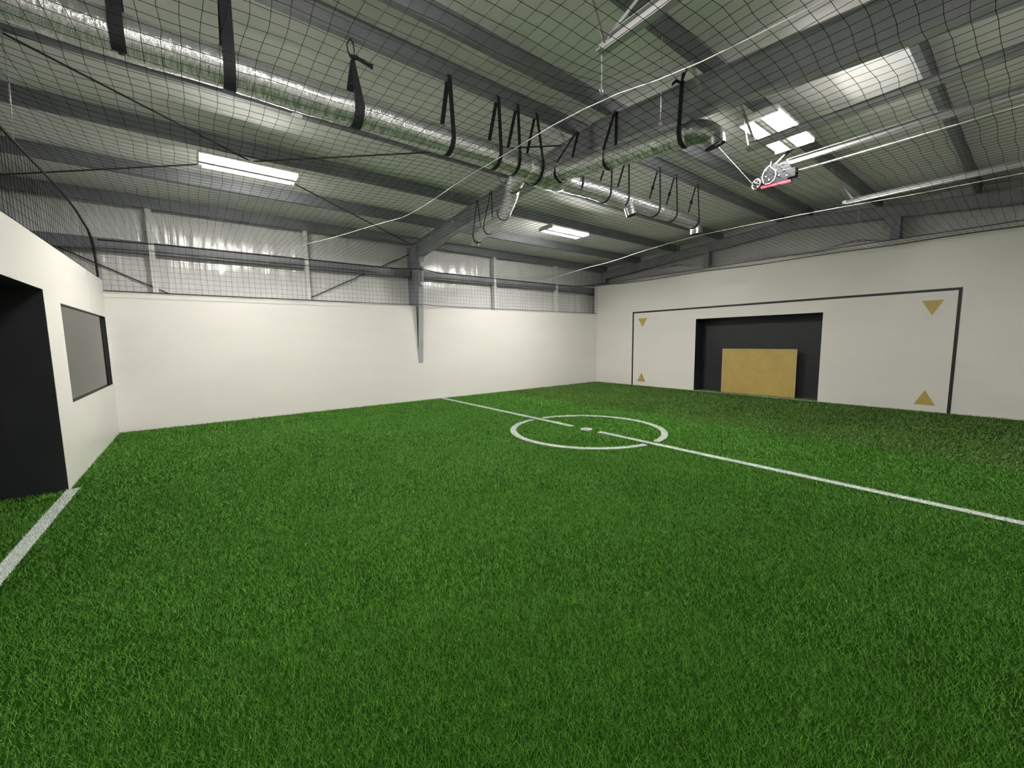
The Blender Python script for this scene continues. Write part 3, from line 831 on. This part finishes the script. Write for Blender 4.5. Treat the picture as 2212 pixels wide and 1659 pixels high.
# straps of the side branch (hung from the rafter top)
def branch_strap(y, x, wdt, lab, tie):
    root = empty('duct_strap', (x, y, 4.4)); tag(root, lab, 'strap', 'straps under the side branch')
    ax, az = XF-.092, zr(y)-.004
    r = .136; cz = 3.90
    lp = loop_path(x, cz, r, ax, az, .03)
    if tie:      # over the top flange and down the far side, clear of the rafter
        lx, rx, tz = XF-.084, XF+.084, zr(y)+.003
        lo_ = loop_path(x, cz, r, (lx+rx)/2, tz, rx-lx)
        lp = [(XF, tz)]+lo_+[(XF, tz)]
    # loop lies across the branch: local first axis is world X
    pts = [(p, y, z) for p, z in lp]
    attach(MB().ribbon(pts, wdt, .005, (0, 1, 0)).build('webbing', MT['strap']), root)
    if tie:
        k = MB()
        k.ribbon([(ax, y, az-.01), (ax-.03, y+.05, az+.03), (ax-.05, y+.09, az)], [.03, .05, .04], .006, (.3, .2, 1))
        k.ribbon([(ax, y, az-.01), (ax-.02, y-.05, az+.06), (ax-.02, y-.08, az+.11)], [.03, .06, .05], .006, (.3, .2, .4))
        k.ribbon([(ax, y, az), (ax+.01, y-.01, az+.10)], [.03, .03], .006, (0, 1, .2))
        attach(k.build('knot_tails', MT['strap']), root)
branch_strap(4.30, 4.24, .045, 'black strap holding the side branch at the foil junction', False)
branch_strap(3.62, 4.44, .045, 'black strap round the middle of the foil side branch', False)
branch_strap(2.70, 4.67, .05, 'black strap tied over the rafter at the side branch elbow', True)
# straps of the flexible drop
for (x, y, z), ty, lab in (((4.415, 6.38, 3.618), 6.50, 'thin black cord strap round the middle of the flexible foil drop'), ((4.462, 6.82, 3.556), 6.98, 'thin black cord strap at the outlet of the flexible foil drop')):
    root = empty('drop_strap', (x, y, z)); tag(root, lab, 'strap', 'cord straps of the flexible drop')
    az = zr(ty)-.010
    pts = [(p, y+(ty-y)*max(0, zz-z)/(az-z), zz) for p, zz in loop_path(x, z, .106, XF-.080, az, .012)]
    attach(MB().ribbon(pts, .020, .006, (0, 1, .1)).build('webbing', MT['strap']), root)

# ================================================================== LIGHTS
def fixture(cx, cy, cz, label, purlin_y, lamp='lamp', name='ceiling_light', sx=.61, sy=.225):
    root = empty(name, (cx, cy, cz)); tag(root, label, 'light', 'high bay tube lights')
    hb = MB()
    # two troughs with an open gap either side of a narrow centre spine
    for k in (-1, 1):
        a, b = sorted((cy+k*.042, cy+k*sy)); hb.box(cx-sx, cx+sx, a, b, cz+.045, cz+.060)
        hb.box(cx-sx, cx+sx, cy+k*sy-.005, cy+k*sy+.005, cz+.021, cz+.046)
        hb.box(cx-sx, cx+sx, cy+k*.042-.003, cy+k*.042+.003, cz-.022, cz+.046)
    hb.box(cx-sx, cx+sx, cy-.014, cy+.014, cz-.016, cz+.05)
    for a in (-sx, -.02, sx-.04): hb.box(cx+a, cx+a+.04, cy-sy+.02, cy+sy-.02, cz+.060, cz+.080)
    attach(hb.build('housing', MT['housing']), root)
    for s in (-1, 1):
        e_ = MB().box(cx+s*sx-.012, cx+s*sx+.012, cy-sy-.006, cy+sy+.006, cz-.022, cz+.045)
        for q in (-.15, -.02, .12): e_.box(cx+s*(sx-.035)-.018, cx+s*(sx-.035)+.018, cy+q-.012, cy+q+.012, cz-.010, cz+.03)
        attach(e_.build('end_bracket', MT['housing']), root)
    for q in (-.185, -.13, -.075, .075, .13, .185):
        t_ = MB().tube([(cx-sx+.05, cy+q*sy/.225, cz+.004), (cx+sx-.05, cy+q*sy/.225, cz+.004)], .024, 10)
        attach(t_.build('tube', MT[lamp]), root)
    for s in (-1, 1):
        hw = MB().tube([(cx+s*(sx-.12), cy, cz+.07), (cx+s*(sx-.12), purlin_y, zr(purlin_y)+.02)], .004, 5)
        attach(hw.build('hanger', MT['steel_light']), root)
    return root
fixture(.815, 7.32, 4.10, 'bright tube light under the roof over the window end of the pitch', 7.29)
fixture(7.20, 7.18, 4.12, 'bright tube light between purlins beyond the foil trunk', 7.29, 'lamp_strong')
fixture(6.08, 2.26, 4.15, 'bright tube light above the door tracks', 2.40, 'lamp_strong')
fixture(.815, 2.26, 4.15, 'tube light on the near roof slope toward the window wall', 2.40, 'lamp_mid', 'ceiling_light_offscreen')

# ================================================================== OVERHEAD DOOR TRACKS
def track(x, z, y0, y1, label, bright, hangers, lone=False):
    root = empty('door_track', (x, y1, z)); tag(root, label, 'door track')
    m = MT['galv' if bright else 'steel_light']
    prof = [(x-.032, z-.03), (x+.032, z-.03), (x+.032, z+.03), (x+.024, z+.03), (x+.024, z-.022), (x-.024, z-.022), (x-.024, z+.03), (x-.032, z+.03)]
    attach(MB().prism(prof, 1, y0, y1).build('rail', m), root)
    an = MB().box(x-.07, x-.035, y0, y1-.05, z+.025, z+.030).box(x-.040, x-.035, y0, y1-.05, z-.02, z+.025)
    attach(an.build('stiffener_angle', MT['steel_light']), root)
    for hy in hangers:
        attach(MB().bar((x-.05, hy, z), (x-.055, 2.402, zr(2.4)+.04), .032, .004, (0, 1, 0)).build('hanger', MT['steel_light']), root)
        dy, py = (.03, .94) if lone else (.07, 2.43)
        attach(MB().bar((x-.05, hy-dy, z+.02), (x-.05, py, zr(py)+.02), .028, .004, (1, 0, 0)).build('diagonal_hanger', MT['steel_light']), root)
    attach(MB().box(x-.075, x+.02, y1-.05, y1-.01, z-.036, z-.028).box(x-.01, x+.01, y1-.04, y1-.02, z-.045, z-.028).build('end_bolt_plate', MT['steel_light']), root)
    return root
track(2.68, 3.80, YNI+.1, 2.27, 'grey overhead door track hung before the big rafter', False, (2.2,), True)
track(5.38, 3.80, YNI+.1, 2.31, 'grey overhead door track passing under the tube light', False, (2.28,))
t3 = track(6.26, 3.80, YNI+.1, 2.22, 'bright galvanized door track carrying the black pulley plate', True, ())
track(8.86, 3.80, YNI+.1, 2.22, 'bright galvanized door track closest to the goal wall', True, (2.15,))
# slimmer rods alongside the bright tracks
for x, z, lab in ((6.205, 3.65, 'thin bright door cable tube beside the pulley track'),):
    o = MB().tube([(x, YNI+.1, z), (x, 2.12, z)], .012, 8).build('track_tube', MT['galv']); tag(o, lab, 'tube')
# pulley plate at the end of the third track, standing in the plane of the track
PX = 6.18
pp = empty('pulley_bracket', (PX, 2.3, 3.70)); tag(pp, 'black bolted pulley plate with red strip and white wires at track end', 'bracket')
plate = MB().prism([(2.47, 3.60), (2.10, 3.555), (2.10, 3.70), (2.17, 3.815), (2.39, 3.80), (2.47, 3.70)], 0, PX-.004, PX+.004).box(PX, PX+.06, 2.10, 2.45, 3.556, 3.562).build('plate', MT['plate_black'], pp)
MB().box(PX-.03, PX+.07, 2.05, 2.14, 3.585, 3.69).build('gear_box', MT['plate_black'], pp)
MB().bar((PX-.012, 2.45, 3.556), (PX-.012, 2.10, 3.540), .016, .030, (0, 0, 1)).build('red_strip', MT['red'], pp)
for y, z in ((2.40, 3.76), (2.40, 3.68), (2.33, 3.77), (2.21, 3.78), (2.19, 3.70), (2.24, 3.65), (2.36, 3.63), (2.28, 3.72), (2.15, 3.62)):
    MB().tube([(PX, y, z), (PX-.014, y, z)], .010, 8).build('bolt', MT['galv'], plate)
pc = Vector((PX-.05, 2.50, 3.605))
wh = MB(); nn = 28
wh.tube([pc+Vector((.02*math.cos(t), .058*math.cos(t), .062*math.sin(t))) for t in np.linspace(0, 2*math.pi, nn, endpoint=False)], .010, 8, closed=True)
for t in np.linspace(0, 2*math.pi, 7)[:-1]: wh.bar(pc, pc+Vector((.02*math.cos(t), .058*math.cos(t), .062*math.sin(t))), .009, .009)
wheel = wh.build('pulley_wheel', MT['galv'], pp)
MB().tube([pc+Vector((-.03, 0, 0)), pc+Vector((.05, 0, 0))], .016, 10).build('pulley_hub', MT['plate_black'], wheel)
MB().bar(pc+Vector((.04, 0, 0)), (PX, 2.42, 3.63), .03, .012).build('pulley_arm', MT['plate_black'], pp)
for pts in ([(PX-.01, 2.42, 3.60), (PX-.04, 2.43, 3.68), (PX-.04, 2.40, 3.76), (PX-.01, 2.36, 3.81)], [(PX-.01, 2.34, 3.85), (PX-.05, 2.33, 3.78), (PX-.05, 2.27, 3.70), (PX-.04, 2.28, 3.62), (PX-.03, 2.34, 3.575), (PX-.02, 2.40, 3.585)]):
    MB().tube(dens(pts, .015), .005, 6).build('white_wire', MT['wire_white'], pp)
for dx, dy in ((0, 0), (.10, .06)):
    MB().bar((PX+dx*.3, 2.33+dy, 3.78), (7.28+dx, 2.43, zr(2.42)+.012), .028, .006).build('angle_strut', MT['strut'], pp)
cb_ = MB().tube([tuple(pc+Vector((-.02, .05, .03))), (5.384, 2.70, 4.0), (4.67, 2.85, 4.345)], .004, 6).build('door_cable', MT['cable'])
tag(cb_, 'thin pale cable running from the pulley wheel up past the branch elbow', 'cable')

# ================================================================== SMALL FITTINGS
jb = empty('junction_box', (XF, 9.74, 3.05)); tag(jb, 'pale electrical boxes joined by conduit on the steel column', 'junction box')
attach(MB().box(XF-.045, XF+.045, 9.69, 9.748, 3.46, 3.56).build('box', MT['wire_white']), jb)
attach(MB().tube([(XF-.01, 9.735, 3.46), (XF-.01, 9.77, 3.08)], .010, 8).build('conduit', MT['steel_light']), jb)
attach(MB().box(XF-.045, XF+.035, 9.735, 9.795, 2.99, 3.08).build('box', MT['steel_light']), jb)
o = MB().prism([(1.15, 0), (1.27, 0), (1.24, .012), (1.18, .012)], 1, 5.86, 5.99)
o = o.build('purlin_clip', MT['wire_white']); o.location.z = zr(5.92)-.013
tag(o, 'small pale clip folded round the purlin below the foil trunk', 'clip')
